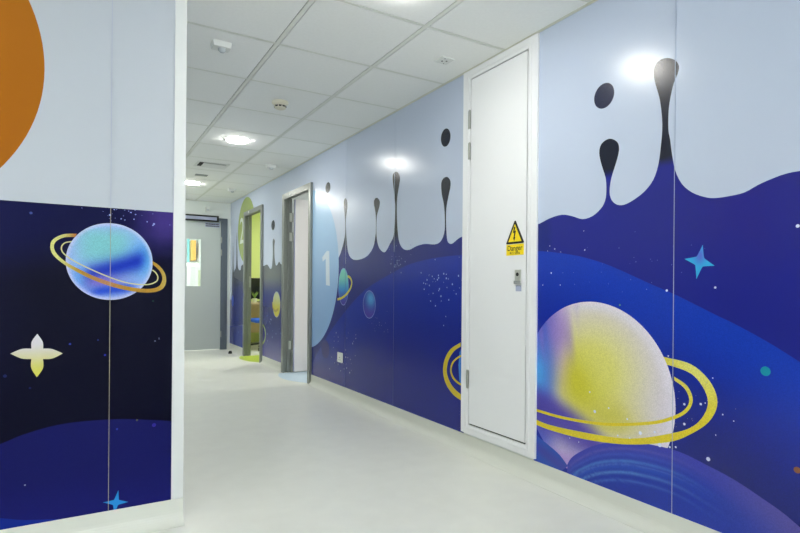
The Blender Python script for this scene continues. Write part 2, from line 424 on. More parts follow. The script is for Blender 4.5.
    small(3.998, .865, .114, .117, lambda u, z: (*mix(mix((74, 62, 168), (40, 50, 150), sm(.78, .9, z)), (90, 165, 225), math.exp(-((u-3.97)/.09)**2 - ((z-.915)/.08)**2)), .2))
    small(6.48, .792, .15, .16, lambda u, z: (*mix((206, 196, 60), (196, 204, 150), sm(.7, .9, z)), .2))
    pr.add(ribbon(smooth_pts([R(*p) for p in [(272.5,302),(273.2,308),(275.5,311),(278.5,309)]], 4), .03), (170, 150, 60), 6)
    pr.add(ribbon(smooth_pts([R(*p) for p in [(262.5,324),(264.6,328),(265.6,334),(264.8,340),(262.5,344)]], 4), .03), (170, 190, 120), 6)
    small(8.72, .78, .07, .09, lambda u, z: (60, 84, 180, .1))
    pr.add(ell(4.93, .40, .10, .09, 0, 32), (44, 48, 132), 3.5)
    # ---- star, dots and dust
    c = R(700, 261)
    tips = [R(703,244.7), R(714.9,265.7), R(696.6,279.2), R(684.5,258.9)]
    def sc(u, z): return (*mix((58, 176, 232), (92, 112, 214), math.exp(-((u-c[0]-.0)/.02)**2 - ((z-c[1]-.02)/.03)**2)), 0)
    pr.add(smooth_star(c, tips), sc, 4, .01)
    for x, y, r, k in ((765.7,371.2,5,(30,150,172)), (797.4,470,3.2,(140,90,60)), (620,305,1.3,(96,150,110)), (439,440,0.1,(120,110,40))):
        q = R(x, y); pr.add(ell(q[0], q[1], r*.0033, r*.0033, 0, 24), k, 5)
    dust = [(550,246,.8),(555,249,.9),(548,251,.6),(561,252,.6),(585,250,1),(584,231,.6),(667,290.5,1.5),(715.5,287.5,1.4),(798,226,1.8),(551.5,273,1.3),(543,285,.8),(560.5,285,.8),(595,411.5,2.2),(590,392,1.2),(609,408,1.2),(627.5,419,1.3),(640.5,433,2.4),(655,432,1.4),(660,445,2.6),(618,435.5,1.2),(630,438,1),(670,447,1.4),(676,447,1.2),(684.6,404.2,1.5),(684.6,424,1.6),(701,404,1.5),(705.5,403,.7),(713,378,.8),(708.5,459,2.4),(723,414.5,.9),(716,435,.7),(734,421,.7),(570,438,.8),(579,442,.8),(571,340,0.6),(668.5,356,.9)]
    for x, y, r in dust:
        q = R(x, y); pr.add(ell(q[0], q[1], r*.0033, r*.0033, 0, 12), (222, 230, 255), 7)
    rd = random.Random(3)
    def spray(x0, x1, y0, y1, n, r0, r1, c):
        for _ in range(n):
            x = rd.gauss((x0+x1)/2, (x1-x0)/4); y = rd.gauss((y0+y1)/2, (y1-y0)/4)
            q = R(x, y); r = rd.uniform(r0, r1); pr.add(ell(q[0], q[1], r, r, 0, 8), c, 7)
    spray(420, 461, 262, 310, 42, 0.0022, 0.0066, (150, 178, 236))
    spray(384, 410, 245, 275, 26, 0.0022, 0.0066, (120, 140, 200))
    spray(330, 358, 330, 378, 34, 0.0033, 0.0088, (150, 160, 214))
    spray(366, 392, 312, 336, 22, 0.0017, 0.0050, (110, 120, 190))
    spray(545, 720, 240, 300, 26, 0.0011, 0.0022, (110, 130, 210))
    spray(262, 284, 300, 350, 16, 0.0044, 0.0110, (130, 150, 220))
    spray(236, 246, 300, 345, 8, 0.0055, 0.0110, (110, 140, 220))
    spray(640, 735, 385, 450, 30, 0.0008, 0.0017, (180, 180, 190))
    o = pr.build('wall_mural', M['print'])
    return tag(o, 'glossy blue space mural on right wall with large yellow ringed planet and drips', 'mural')

def smooth_star(c, tips, w=.25):
    out = []
    for i in range(4):
        a, b = tips[i], tips[(i+1) % 4]
        ic = (c[0] + (a[0]+b[0]-2*c[0])*w, c[1] + (a[1]+b[1]-2*c[1])*w)
        for k in range(6):
            t = k/6
            m = (c[0] + (a[0]-c[0])*.42, c[1] + (a[1]-c[1])*.42); m = ((m[0]+ic[0])/2 + (ic[0]-m[0])*.35, (m[1]+ic[1])/2 + (ic[1]-m[1])*.35)
            out.append(tuple((1-t)**2*a[j] + 2*t*(1-t)*m[j] + t*t*ic[j] for j in (0, 1)))
        for k in range(6):
            t = k/6
            m = (c[0] + (b[0]-c[0])*.42, c[1] + (b[1]-c[1])*.42); m = ((m[0]+ic[0])/2 + (ic[0]-m[0])*.35, (m[1]+ic[1])/2 + (ic[1]-m[1])*.35)
            out.append(tuple((1-t)**2*ic[j] + 2*t*(1-t)*m[j] + t*t*b[j] for j in (0, 1)))
    return out

# ================================================================== left mural
def build_left_mural():
    pr = Print(lambda u, z, o: (u, LY - o, z), [], (-3.0, .330, BZ, CZ))
    pr.add([(-3, BZ), (.33, BZ), (.33, CZ), (-3, CZ)], (190, 197, 206), 0)
    zs = 1.3135
    def night(u, z):
        c = (11, 13, 34)
        c = mix(c, (20, 24, 84), sm(-.05, -.35, u)*sm(1.0, 1.25, z + .0))
        c = mix(c, (17, 21, 70), sm(1.02, 1.22, z)*.8)
        c = mix(c, (66, 52, 128), sm(.12, .30, u)*sm(1.10, 1.26, z - .1*(u-.3)))
        c = mix(c, (24, 26, 62), sm(-.1, -.3, u)*sm(.4, .8, z)*.3)
        return (*c, .2)
    pr.add([(-3, BZ), (.33, BZ), (.33, zs), (-3, zs)], night, 1, .05)
    pr.add(ell(-.763, 1.8196, .6349, .6349, 0, 120), lambda u, z: (*mix((166, 98, 20), (176, 110, 34), sm(1.2, 2.3, z)), .03), 1, .1)
    arc = smooth_pts([L(*p) for p in [(-120,500),(-60,465),(0,444),(22.8,434.7),(57,425),(91.4,420.6),(125.7,419),(172,421)]], 4)
    arc[-1] = (.33, arc[-1][1])
    pr.add([(arc[0][0], BZ)] + arc + [(.33, BZ)], lambda u, z: (*mix((28, 30, 104), (24, 27, 92), sm(.1, .3, z)), .12), 2, .1)
    arc = smooth_pts([L(*p) for p in [(-120,520),(-40,516),(0,518),(25,520),(60,519),(90,522)]], 3)
    pr.add([(arc[0][0], BZ)] + arc + [(arc[-1][0], BZ)], (24, 44, 140), 3)
    cu, cz, r = .0985, 1.0985, .1536
    def planet(u, z):
        x = (u-cu)/r; y = (z-cz)/r; ra = math.hypot(x, y)
        c = (150, 176, 236)
        c = mix(c, (126, 196, 204), math.exp(-((x+.12)/.68)**4 - ((y-.38)/.50)**4))
        c = mix(c, (92, 172, 232), math.exp(-((x-.78)/.34)**2 - ((y-.1)/.5)**2))
        t = math.exp(-((y + .20 - .36*x)/.27)**2)*sm(-.95, -.4, x)*sm(.98, .6, x); c = mix(c, (30, 56, 178), t)
        c = mix(c, (134, 112, 200), math.exp(-((x+.2)/.4)**2 - ((y+.52)/.18)**2)*.9)
        t = math.exp(-((y + .74 - .12*x)/.13)**2)*sm(-.7, -.2, x)*sm(.75, .3, x); c = mix(c, (36, 72, 196), t*.95)
        c = mix(c, (104, 170, 236), math.exp(-((x+.72)/.18)**2 - ((y+.45)/.3)**2)*.7)
        c = mix(c, (206, 204, 236), sm(.88, 1.0, ra)*.7)
        return (*c, .4)
    pr.add(ell(cu, cz, r, r, 0, 110), planet, 3, .006)
    ro = [(76.8,233.7),(63.8,234.2),(53.6,238.9),(50.3,245.6),(52.5,254),(61.5,262.5),(75,271),(93,280),(115.5,287.7),(135.8,291.8),(151.5,292.4),(161.6,289.5),(165.9,282.8),(165,273.8),(159.4,265.9),(152.4,261)]
    ri = [(75,237.1),(64.9,237.3),(56.6,241),(53.9,246.8),(57,254),(66.1,262),(80,269.5),(97,277.3),(120,284.6),(139,288.3),(151.8,288.6),(159.5,285.6),(162.3,278.8),(160.5,272.4),(156.5,267.6),(152.8,264.6)]
    def gold(u, z):
        t = (u+.08)/.42
        c = mix((206, 206, 128), (176, 136, 52), sm(0, .2, t)); c = mix(c, (184, 132, 104), math.exp(-((t-.38)/.12)**2)*.8); c = mix(c, (206, 206, 136), sm(.8, 1, t)*.7)
        c = mix(c, (190, 120, 70), math.exp(-((u+.02)/.015)**2)*sm(1.14, 1.17, z))
        return (*c, .35)
    pr.add(smooth_pts([L(*p) for p in ro], 5) + smooth_pts([L(*p) for p in ri], 5)[::-1], gold, 5, .01)
    th = smooth_pts([L(*p) for p in [(71.6,241.6),(64.9,242.9),(61.5,247.2),(63.3,253),(72.8,260.3),(90.8,269.3),(111,277.8),(129,283.2),(147,284.6),(156,281.6),(157.8,277.1),(155.6,272.6),(152.2,269.9)]], 5)
    pr.add(ribbon(th, .0045), (206, 204, 150), 5)
    # four-petalled cream star
    s = lambda x, y: L(x, y)
    C = (37, 353.8)
    st = []
    tip = [(37.3,333.8),(62.8,353.4),(36.9,377.2),(10.3,353.6)]
    wst = [(43.2,348.6),(43,359),(31.4,359),(31.4,348.6)]
    bul = [((42.6,341.5),(52,349.0)),((52.5,358.4),(43,368)),((31.3,368),(21.5,358.4)),((21.5,349.0),(31.8,341.5))]
    seq = []
    for i in range(4):
        seq += [tip[i], bul[i][0], wst[i], bul[i][1]]
    seq2 = []
    for i in range(4):                                 # petals with rounded flanks
        seg = [seq[(4*i-2) % 16], seq[(4*i-1) % 16], seq[4*i], seq[4*i+1], seq[4*i+2]]
        seq2 += smooth_pts(seg[:3], 5)[:-1] + smooth_pts(seg[2:], 5)[:-1]
    pr.add([L(*p) for p in seq2], lambda u, z: (*mix((206, 202, 92), (212, 208, 216), sm(.66, .79, z)), .05), 3, .008)
    tips = [L(118.4,490), L(128.3,501.8), L(114,516), L(102.8,502.3)]
    pr.add(smooth_star(L(116, 502.2), tips, .2), (44, 140, 214), 4)
    rd = random.Random(11)
    for _ in range(46):
        x = rd.gauss(120, 20); y = rd.uniform(208, 232) if rd.random() < .8 else rd.uniform(208, 245)
        if abs(x-109) < 40 and y > 222: continue
        q = L(x, y); rr = rd.uniform(.001, .0028); pr.add(ell(q[0], q[1], rr, rr, 0, 8), (150, 165, 235), 4)
    for x, y, rr, c in ((31,213,.005,(70,86,150)), (70,344,.004,(50,66,160)), (105,355,.004,(40,50,170)), (5,376,.006,(34,44,100)), (98,340,.003,(40,54,120)), (154,425,.008,(50,44,150)), (137,420,.004,(96,100,70)), (117,429,.004,(44,60,160)), (25,485,.003,(140,150,170)), (155,341,.003,(120,130,160)), (159,338,.002,(120,130,160)), (30,388,.004,(26,34,90)), (153,301,.004,(30,60,50)), (159,339,.002,(120,130,160)), (110,215,.004,(140,160,220)), (154,224,.004,(150,160,220))):
        q = L(x, y); pr.add(ell(q[0], q[1], rr, rr, 0, 14), c, 4)
    o = pr.build('wall_mural', M['print_left'])
    return tag(o, 'dark space mural on left wall with a blue ringed planet and an orange disc', 'mural')

build_right_mural()
build_left_mural()

# ================================================================== the setting
X0, Y0 = -3.2, -2.6
FYE = 12.2
struct(obj('floor', B((X0, 5.2, Y0, FYE, -.1, 0)), M['floor']))
# right wall with openings
TH = .075
bm = bmesh.new()
for a, b, z0, z1 in ((Y0, D1[0]+.03, 0, CZ+.1), (D1[0]+.03, D1[1]-.03, D1[2]-.03, CZ+.1), (D1[1]-.03, D2[0]+.03, 0, CZ+.1), (D2[0]+.03, D2[1]-.03, D2[2]-.03, CZ+.1), (D2[1]-.03, FY+.12, 0, CZ+.1)):
    box(bm, WX, WX+TH, a, b, z0, z1)
struct(obj('wall_right', bm, M['plaster']))
struct(obj('wall_left', B((X0, LX-.003, LY, LY+.13, 0, CZ+.1)), M['panel_pale']))
bm = B((LX-.13, LX-.003, LY+.13, FY, 1.15, CZ+.1)); box(bm, LX-.13, LX-.003, LY+.13, FY, 0, 1.15, 1)
struct(obj('wall_corridor_left', bm, [M['plaster'], M['plaster_dark']]))
# far wall round its door
DX0, DX1, DZ = 1.00, 2.008, 2.097
struct(obj('wall_far', B((LX-.13, DX0+.03, FY, FY+.12, 0, CZ+.1), (DX1-.03, WX, FY, FY+.12, 0, CZ+.1), (DX0+.03, DX1-.03, FY, FY+.12, DZ-.03, CZ+.1)), M['plaster']))
# walls of the lobby the camera stands in
struct(obj('wall_west', B((X0-.12, X0, Y0, LY+.13, 0, CZ+.1)), M['plaster']))
WN = (-2.4, 1.6, .75, 2.2)
struct(obj('wall_back', B((X0, WN[0], Y0-.12, Y0, 0, CZ+.1), (WN[1], WX+TH, Y0-.12, Y0, 0, CZ+.1), (WN[0], WN[1], Y0-.12, Y0, 0, WN[2]), (WN[0], WN[1], Y0-.12, Y0, WN[3], CZ+.1)), M['plaster']))
w = empty('fill_window_1', (-.4, Y0-.06, WN[2]), kind='structure')  # unseen window added to bring daylight in from behind the camera
bm = bmesh.new()
for x in (WN[0], -1.1, .25, WN[1]-.05): box(bm, x, x+.05, Y0-.09, Y0-.03, WN[2], WN[3])
for z in (WN[2], WN[3]-.05): box(bm, WN[0]+.05, WN[1]-.05, Y0-.088, Y0-.032, z, z+.05)
obj('fill_window_frame', bm, M['white_metal'], w)
obj('pane', B((WN[0]+.03, WN[1]-.03, Y0-.063, Y0-.057, WN[2]+.03, WN[3]-.03)), M['glass'], w)

# ceiling: grooved tiles with the T-bar in the grooves
xs = [.922 + .595*k for k in range(-7, 2)]; xs = [x for x in xs if x > X0]
ys = [2.93 + T*k for k in range(-9, 11)]; ys = [y for y in ys if Y0+.05 < y < FY-.1]
XE = [X0] + xs + [WX]; YE = [Y0] + ys + [FY]
bm = bmesh.new()
def shell_ok(xa, xb, ya, yb): return not (ya > LY+.2 and xb < LX-.1)
gx, gy = .0160, .0120
for i in range(len(XE)-1):
    for j in range(len(YE)-1):
        xa, xb, ya, yb = XE[i], XE[i+1], YE[j], YE[j+1]
        if not shell_ok(xa, xb, ya, yb): continue
        x0 = xa + (gx if i else 0); x1 = xb - (gx if i < len(XE)-2 else .020)
        y0 = ya + (gy if j else 0); y1 = yb - (gy if j < len(YE)-2 else 0)
        # tegular edge: small chamfer up to the grid
        vs = [bm.verts.new(p) for p in ((x0, y0, CZ), (x1, y0, CZ), (x1, y1, CZ), (x0, y1, CZ), (x0-.001, y0-.001, CZ+.012), (x1+.001, y0-.001, CZ+.012), (x1+.001, y1+.001, CZ+.012), (x0-.001, y1+.001, CZ+.012))]
        for f in ((0,3,2,1),(0,1,5,4),(1,2,6,5),(2,3,7,6),(3,0,4,7),(4,5,6,7)): bm.faces.new([vs[k] for k in f])
box(bm, X0, WX+TH, Y0, FY+.02, CZ+.014, CZ+.1)
struct(obj('ceiling', bm, M['tile']))
bm = bmesh.new()
for x in xs:
    box(bm, x-.0115, x+.0115, Y0, FY, CZ-.0005, CZ+.005); box(bm, x-.0158, x+.0158, Y0, FY, CZ+.0055, CZ+.013, 1)  # grey strips behind the bars paint the groove shade
for y in ys:
    box(bm, X0, WX, y-.0072, y+.0072, CZ-.0003, CZ+.0048); box(bm, X0, WX, y-.0118, y+.0118, CZ+.0057, CZ+.0132, 1)
struct(obj('trim_1', bm, [M['tbar'], M['tbar_shade']]), 'white metal ceiling grid')
bm = B((WX-.020, WX-.001, Y0, FY, CZ-.002, CZ+.002)); box(bm, LX, WX, FY-.02, FY-.001, CZ-.0021, CZ+.002)
struct(obj('trim_2', bm, M['angle']), 'pale angle trim where ceiling meets the right wall')
# corner trim at the left wall
bm = B((.332, LX, LY-.004, LY-.0006, BZ+.002, CZ)); box(bm, LX-.003, LX, LY-.0006, LY+.10, BZ+.002, CZ)
struct(obj('trim_3', bm, M['trim']), 'white vertical corner trim beside the left mural')
struct(obj('trim_4', B((.0961, .0979, LY-.0035, LY-.0018, BZ, 1.3135), (.0962, .0978, LY-.0030, LY-.0018, 1.3135, CZ, 1)), [M['joint2'], M['joint']]), 'thin vertical panel joint in left mural')
for k, (y, wd, m) in enumerate(((1.318, .0022, 'joint'), (3.587, .003, 'bluejoint'), (4.47, .002, 'bluejoint'))):
    zs_ = (1.50, 1.28, 1.22)[k]
    struct(obj('trim_%d' % (5+k), B((WX-.0032, WX-.0020, y-wd/2, y+wd/2, BZ, zs_), (WX-.0032, WX-.0020, y-wd/2, y+wd/2, zs_, CZ-.003, 1)), [M[m], M['palejoint']]), 'thin vertical panel joint in right mural')
# coved skirting
def cove(name, a, b, axis, base, sgn=-1, r=.05, caps=True):
    prof = [(0, 0), (0, BZ), (.004, BZ), (.0045, r+.004)]
    for k in range(1, 9):
        t = k/8*PI/2; prof.append((.0045 + r*(1-math.cos(t)), .0015 + r*(1-math.sin(t))))
    prof.append((.0045+r, 0))
    bm = bmesh.new(); ends = []
    for e in (a, b):
        ends.append([bm.verts.new((base + sgn*d, e, z) if axis == 'y' else (e, base + sgn*d, z)) for d, z in prof])
    n = len(prof)
    for i in range(n): bm.faces.new((ends[0][i], ends[0][(i+1) % n], ends[1][(i+1) % n], ends[1][i]))
    bm.faces.new(ends[0]); bm.faces.new(ends[1][::-1])
    return struct(obj(name, bm, M['cove']))
cove('baseboard_right', Y0, D1[0], 'y', WX)
cove('baseboard_right', D1[1], D2[0], 'y', WX)
cove('baseboard_right', D2[1], FY, 'y', WX)
cove('baseboard_left', X0, LX, 'x', LY)
cove('baseboard_far', DX1, WX-.05, 'x', FY, r=.03)

# ---- electrical riser door (door_1)
d = empty('door_1', (WX, 2.40, BZ), kind='structure')
fx = WX-.014
fy0, fy1, fz0, fz1 = RD[0]+.013, RD[1], .112, CZ-.004
ly0, ly1, lz0, lz1 = 2.165, 2.650, .178, 2.282
bm = bmesh.new()
for a, b, c, e in ((fy0, ly0-.006, fz0, fz1), (ly1+.006, fy1, fz0, fz1), (ly0-.006, ly1+.006, fz0, lz0-.010), (ly0-.006, ly1+.006, lz1+.006, fz1)):
    box(bm, fx, WX-.0005, a, b, c, e)
for a, b, c, e in ((ly0-.034, ly0-.026, lz0-.034, lz1+.034), (ly1+.026, ly1+.034, lz0-.034, lz1+.034), (ly0-.026, ly1+.026, lz0-.034, lz0-.026), (ly0-.026, ly1+.026, lz1+.026, lz1+.034)):
    box(bm, fx-.004, fx-.0001, a, b, c, e)
obj('door_frame', bm, M['white_metal'], d, bevel=.0015)
obj('gap_shade', B((WX-.0012, WX-.0007, ly0-.006, ly1+.006, lz0-.010, lz1+.006)), M['dark'], d)  # dark sheet painted in for the shade round the leaf
obj('leaf', B((fx+.0005, WX-.003, ly0+.001, ly1-.001, lz0, lz1-.001)), M['white_metal'], d, bevel=.001)
for z0, z1 in ((1.983, 2.095), (1.797, 1.896), (.393, .504)):
    h = obj('hinge', B((fx-.006, fx-.0002, ly1+.002, ly1+.020, z0, z1)), M['steel'], d, bevel=.001)
    bm = bmesh.new(); cyl(bm, (fx-.009, ly1+.001, z0), .0055, z1-z0, n=16)
    obj('hinge_pin', bm, M['steel'], h, smooth=False)
lk = obj('lock', B((fx-.007, fx-.0002, 2.198, 2.246, 1.040, 1.108)), M['hinge'], d, bevel=.006)
obj('lock_lever', B((fx-.012, fx-.0072, 2.196, 2.248, 1.030, 1.048)), M['grey_plastic'], lk, bevel=.002)
bm = bmesh.new(); cyl(bm, (fx-.0095, 2.222, 1.082), .010, .0024, 'x', 20); obj('keyhole', bm, M['dark'], lk)
tag(obj('lock_label', B((fx-.0022, fx-.0003, 2.198, 2.240, .990, 1.022)), M['joint'], d))

# ---- danger sign
def yz_poly(bm, pts, x, th, mi=0):
    a = [bm.verts.new((x, p[0], p[1])) for p in pts]; b = [bm.verts.new((x+th, p[0], p[1])) for p in pts]
    n = len(pts); bm.faces.new(a).material_index = mi; bm.faces.new(b[::-1]).material_index = mi
    for i in range(n): bm.faces.new((a[i], a[(i+1) % n], b[(i+1) % n], b[i])).material_index = mi
sx = fx+.0004
sg = empty('warning_sign', (fx, 2.25, 1.19), label='yellow triangular danger sign with lightning bolt above its caption plate on white riser door', cat='sign')
yc = 2.2505
bm = bmesh.new(); yz_poly(bm, [(yc+.070, 1.262), (yc+.066, 1.257), (yc-.066, 1.257), (yc-.070, 1.262), (yc-.004, 1.383), (yc+.004, 1.383)], sx-.002, .0018)
tri = obj('triangle_border', bm, M['black'], sg)
bm = bmesh.new(); yz_poly(bm, [(yc+.052, 1.268), (yc-.052, 1.268), (yc, 1.364)], sx-.0030, .0009); obj('yellow_field', bm, M['yellow'], tri)
bm = bmesh.new()
bolt = [(.006, .082), (.016, .046), (.004, .050), (.009, .022), (.014, .024), (.004, .004), (-.005, .026), (.000, .024), (-.010, .062), (.002, .058), (-.005, .080)]
for t in tessellate_polygon([[Vector((p[0], p[1], 0)) for p in bolt]]): yz_poly(bm, [(yc + bolt[i][0], 1.268 + bolt[i][1]) for i in t], sx-.0036, .0005)
obj('lightning_bolt', bm, M['black'], tri)
cap = obj('caption_plate', B((sx-.002, sx-.0002, 2.182, 2.319, 1.194, 1.254)), M['yellow'], sg)
def wall_text(body, size, x, yc, zc, m, parent, name, sxx=1, bold=0):
    me = text_mesh(body, size, bold)
    for v in me.vertices: v.co = Vector((x, yc - v.co.x*sxx, zc + v.co.y))
    me.materials.append(M[m]); o = bpy.data.objects.new(name, me); COL.objects.link(o)
    o.parent = parent; o.matrix_parent_inverse = parent.matrix_world.inverted() if False else Matrix.Identity(4)
    return o
bpy.context.view_layer.update()
wall_text('Danger', .041, sx-.0026, 2.2505, 1.232, 'black', cap, 'lettering', .98, .0003)
wall_text('415 volts', .022, sx-.0026, 2.2505, 1.206, 'black', cap, 'lettering', 1.0, .0001)

d.location.y -= .0165; sg.location.y -= .0165; sg.location.z -= .006
# ---- the two room doorways
def doorframe(name, D, parent_label=None):
    a, b, zt = D
    e = empty(name, (WX, (a+b)/2, 0), kind='structure', label=parent_label)
    fw = .06; xo, xi = WX-.028, WX+TH+.006
    bm = bmesh.new()
    box(bm, xo, xi, a, a+.045, 0, zt); box(bm, xo, xo+.02, a+.045, a+fw, 0, zt-.045)
    box(bm, xo, xi, b-.045, b, 0, zt); box(bm, xo, xo+.02, b-.07, b-.045, 0, zt-.045)
    box(bm, xo, xi, a+.045, b-.045, zt-.045, zt); box(bm, xo, xo+.02, a+fw, b-.07, zt-.065, zt-.045)
    # door stop
    box(bm, WX+.028, WX+.045, b-.062, b-.045, 0, zt-.045); box(bm, WX+.028, WX+.045, a+.045, a+.058, 0, zt-.045); box(bm, WX+.028, WX+.045, a+.058, b-.062, zt-.06, zt-.045)
    obj('door_frame', bm, M['frame'], e, bevel=.002)
    obj('indicator_plate', B((xo-.003, xo-.0002, (a+b)/2-.02+.18, (a+b)/2+.02+.18, zt-.04, zt-.012)), M['plastic'], e)
    return e
d1 = doorframe('door_2', D1)
hy = D1[1]-.048
lf = obj('leaf', B((WX+TH+.022, WX+TH+.92, hy-.070, hy-.026, .012, D1[2]-.055)), [M['leaf_white']], d1, bevel=.001)
obj('edge_strip', B((WX+TH+.018, WX+TH+.0219, hy-.069, hy-.027, .013, D1[2]-.056)), M['leaf_edge'], lf)
for z in (1.78, 1.55, .27):
    h = obj('hinge', B((WX+TH-.028, WX+TH+.006, hy-.006, hy+.002, z, z+.10)), M['hinge'], d1, bevel=.001)
    bm = bmesh.new(); cyl(bm, (WX+TH+.010, hy-.010, z-.006), .007, .112, n=16); obj('hinge_pin', bm, M['steel'], h)
d2 = doorframe('door_3', D2)
hy2 = D2[0]+.048
lf2 = obj('leaf', B((WX+TH+.035, WX+TH+.93, hy2+.0, hy2+.042, .012, D2[2]-.055)), M['leaf'], d2, bevel=.001)
st = obj('strike_plate', B((WX+.05, WX+.075, D2[1]-.0475, D2[1]-.0452, 1.0, 1.16)), M['steel'], d2)

# ---- far door (door_4)
d4 = empty('door_4', (1.5, FY, 0), kind='structure')
bm = B((DX0, DX0+.09, FY-.02, FY+.13, 0, DZ), (DX1-.1, DX1, FY-.02, FY+.13, 0, DZ), (DX0+.09, DX1-.1, FY-.02, FY+.13, DZ-.05, DZ))
obj('door_frame', bm, M['frame_dark'], d4, bevel=.002)
vx0, vx1, vz0, vz1 = 1.385, 1.612, 1.0, 1.757
lx0, lx1 = DX0+.093, DX1-.103
bm = B((lx0, vx0, FY-.010, FY+.034, .012, DZ-.053), (vx1, lx1, FY-.010, FY+.034, .012, DZ-.053), (vx0, vx1, FY-.010, FY+.034, .012, vz0), (vx0, vx1, FY-.010, FY+.034, vz1, DZ-.053))
lf4 = obj('leaf', bm, M['leaf'], d4)
bm = bmesh.new()
for a, b, c, e in ((vx0-.008, vx0+.012, vz0-.008, vz1+.008), (vx1-.012, vx1+.008, vz0-.008, vz1+.008), (vx0+.012, vx1-.012, vz0-.008, vz0+.012), (vx0+.012, vx1-.012, vz1-.012, vz1+.008)): box(bm, a, b, FY-.014, FY+.0, c, e)
vp = obj('vision_frame', bm, M['leaf'], lf4)
obj('pane', B((vx0+.002, vx1-.002, FY+.008, FY+.014, vz0+.002, vz1-.002)), M['glass'], lf4)
cl = obj('door_closer', B((1.30, 1.835, FY-.066, FY-.0202, 2.045, 2.105)), M['joint'], d4, bevel=.004)
obj('closer_rim', B((1.29, 1.86, FY-.074, FY-.0662, 2.100, 2.124), (1.29, 1.86, FY-.074, FY-.0662, 2.026, 2.050), (1.830, 1.86, FY-.074, FY-.0662, 2.050, 2.100)), M['dark'], cl)
obj('handle', B((1.12, 1.14, FY-.06, FY-.0102, 1.0, 1.03), (1.12, 1.25, FY-.07, FY-.0605, 1.0, 1.03)), M['steel'], lf4)
for z in (1.70, 1.50, .2): obj('hinge', B((lx1+.0005, lx1+.016, FY-.028, FY-.0202, z, z+.1)), M['steel'], d4)
# plate on the far door
s4 = obj('door_sign', B((1.665, 1.885, FY-.0125, FY-.0102, 1.945, 2.020)), M['joint']); tag(s4, 'small grey notice plate under the closer at the top of far corridor door', 'sign')
bm = bmesh.new(); rd = random.Random(5)
for row in (1.995, 1.964):
    x = 1.674
    while x < 1.872:
        wd = rd.uniform(.008, .02); box(bm, x, min(x+wd, 1.876), FY-.0135, FY-.0127, row-.009, row+.009); x += wd + .006
obj('lettering', bm, M['dark'], s4)
ws = obj('wall_sensor', B((1.665, 1.735, FY-.03, FY-.0005, 2.185, 2.265)), M['plastic'], bevel=.006); tag(ws, 'small white sensor box on far wall above the grey corridor door', 'sensor')
obj('lens', B((1.68, 1.72, FY-.033, FY-.0302, 2.20, 2.225)), M['lens'], ws)

# ================================================================== rooms beyond
struct(obj('wall_room_one', B((2.136, 5.0, 6.75, 6.85, 0, 2.6), (5.0, 5.1, 4.0, 6.85, 0, 2.6), (2.136, 5.0, 3.9, 4.0, 0, 2.6)), M['plaster']))
struct(obj('wall_room_two', B((2.2, 5.0, 9.9, 10.0, 0, 2.6), (5.0, 5.1, 6.85, 10.0, 0, 2.6), (2.136, 5.0, 6.8501, 6.90, 0, 2.6)), M['lime']))
struct(obj('ceiling_rooms', B((2.136, 5.1, 3.9, 10.0, 2.5, 2.6), (.1, 2.2, FY+.12, 12.2, 2.5, 2.6)), M['tile']))
struct(obj('wall_end_room', B((.1, 2.2, 12.1, 12.2, 0, 2.5), (0, .1, FY+.12, 12.2, 0, 2.5), (2.1, 2.1995, FY+.12, 12.1, 0, 2.5)), M['plaster']))
def room_fill_lamp(x, y, z, lab, m='fill_room'):  # unseen lamps added to light the rooms beyond
    e = empty('ceiling_light', (x, y, z), label=lab, cat='light')
    bm = bmesh.new(); lathe(bm, [(.20, 0), (.22, 0), (.22, -.02), (.19, -.03), (.19, 0)], (x, y, z)); obj('bezel', bm, M['plastic'], e)
    bm = bmesh.new(); cyl(bm, (x, y, z-.028), .188, .02); obj('diffuser', bm, M[m], e)
room_fill_lamp(3.4, 5.4, 2.5, 'unseen round lamp added to light the white room')
room_fill_lamp(3.3, 8.2, 2.5, 'unseen round lamp added to light the lime green room', 'fill_lime')
room_fill_lamp(1.2, 10.4, 2.5, 'unseen round lamp added to light the room beyond far door', 'fill_end')
# lime room: desk with screen and plant, blue chair
dk = empty('desk', (2.9, 9.3, 0), label='pale wooden desk in the lime green room seen through second doorway', cat='desk')
obj('desktop', B((2.36, 3.7, 8.95, 9.75, .715, .745)), M['wood'], dk, bevel=.002)
for x in (2.40, 3.62): obj('side_panel', B((x, x+.03, 9.0, 9.7, 0, .7149)), M['wood'], dk)
obj('modesty_panel', B((2.4305, 3.6195, 9.55, 9.57, .2, .7149)), M['wood'], dk)
mo = empty('computer_monitor', (2.72, 9.25, .745), label='black computer monitor standing on desk in the lime green room', cat='monitor')
obj('screen', B((2.42, 2.97, 9.24, 9.27, .80, 1.16)), M['monitor'], mo, bevel=.004)
obj('stand', B((2.68, 2.74, 9.275, 9.30, .76, .98), (2.60, 2.82, 9.18, 9.36, .7452, .757)), M['monitor'], mo)
pp = empty('potted_plant', (2.47, 9.05, .745), label='small green potted plant in front of the black monitor on desk', cat='plant')
bm = bmesh.new(); lathe(bm, [(0, 0), (.03, 0), (.042, .07), (.036, .07), (.03, .06), (0, .06)], (2.50, 9.05, .7455), 20); obj('pot', bm, M['pot'], pp)
bm = bmesh.new(); rd = random.Random(2)
for k in range(22):
    a = rd.uniform(0, 2*PI); l = rd.uniform(.07, .15); s = rd.uniform(.2, .6)
    p0 = Vector((2.50, 9.05, .81)); dr = Vector((math.cos(a)*s, math.sin(a)*s, 1)).normalized(); sd = Vector((-math.sin(a), math.cos(a), 0))*.008
    v = [bm.verts.new(q) for q in (p0-sd*.5, p0+dr*l*.5-sd, p0+dr*l+Vector((0, 0, -.01)), p0+dr*l*.5+sd, p0+sd*.5)]; bm.faces.new(v)
o = obj('foliage', bm, M['leafgreen'], pp); sl = o.modifiers.new('s', 'SOLIDIFY'); sl.thickness = .002
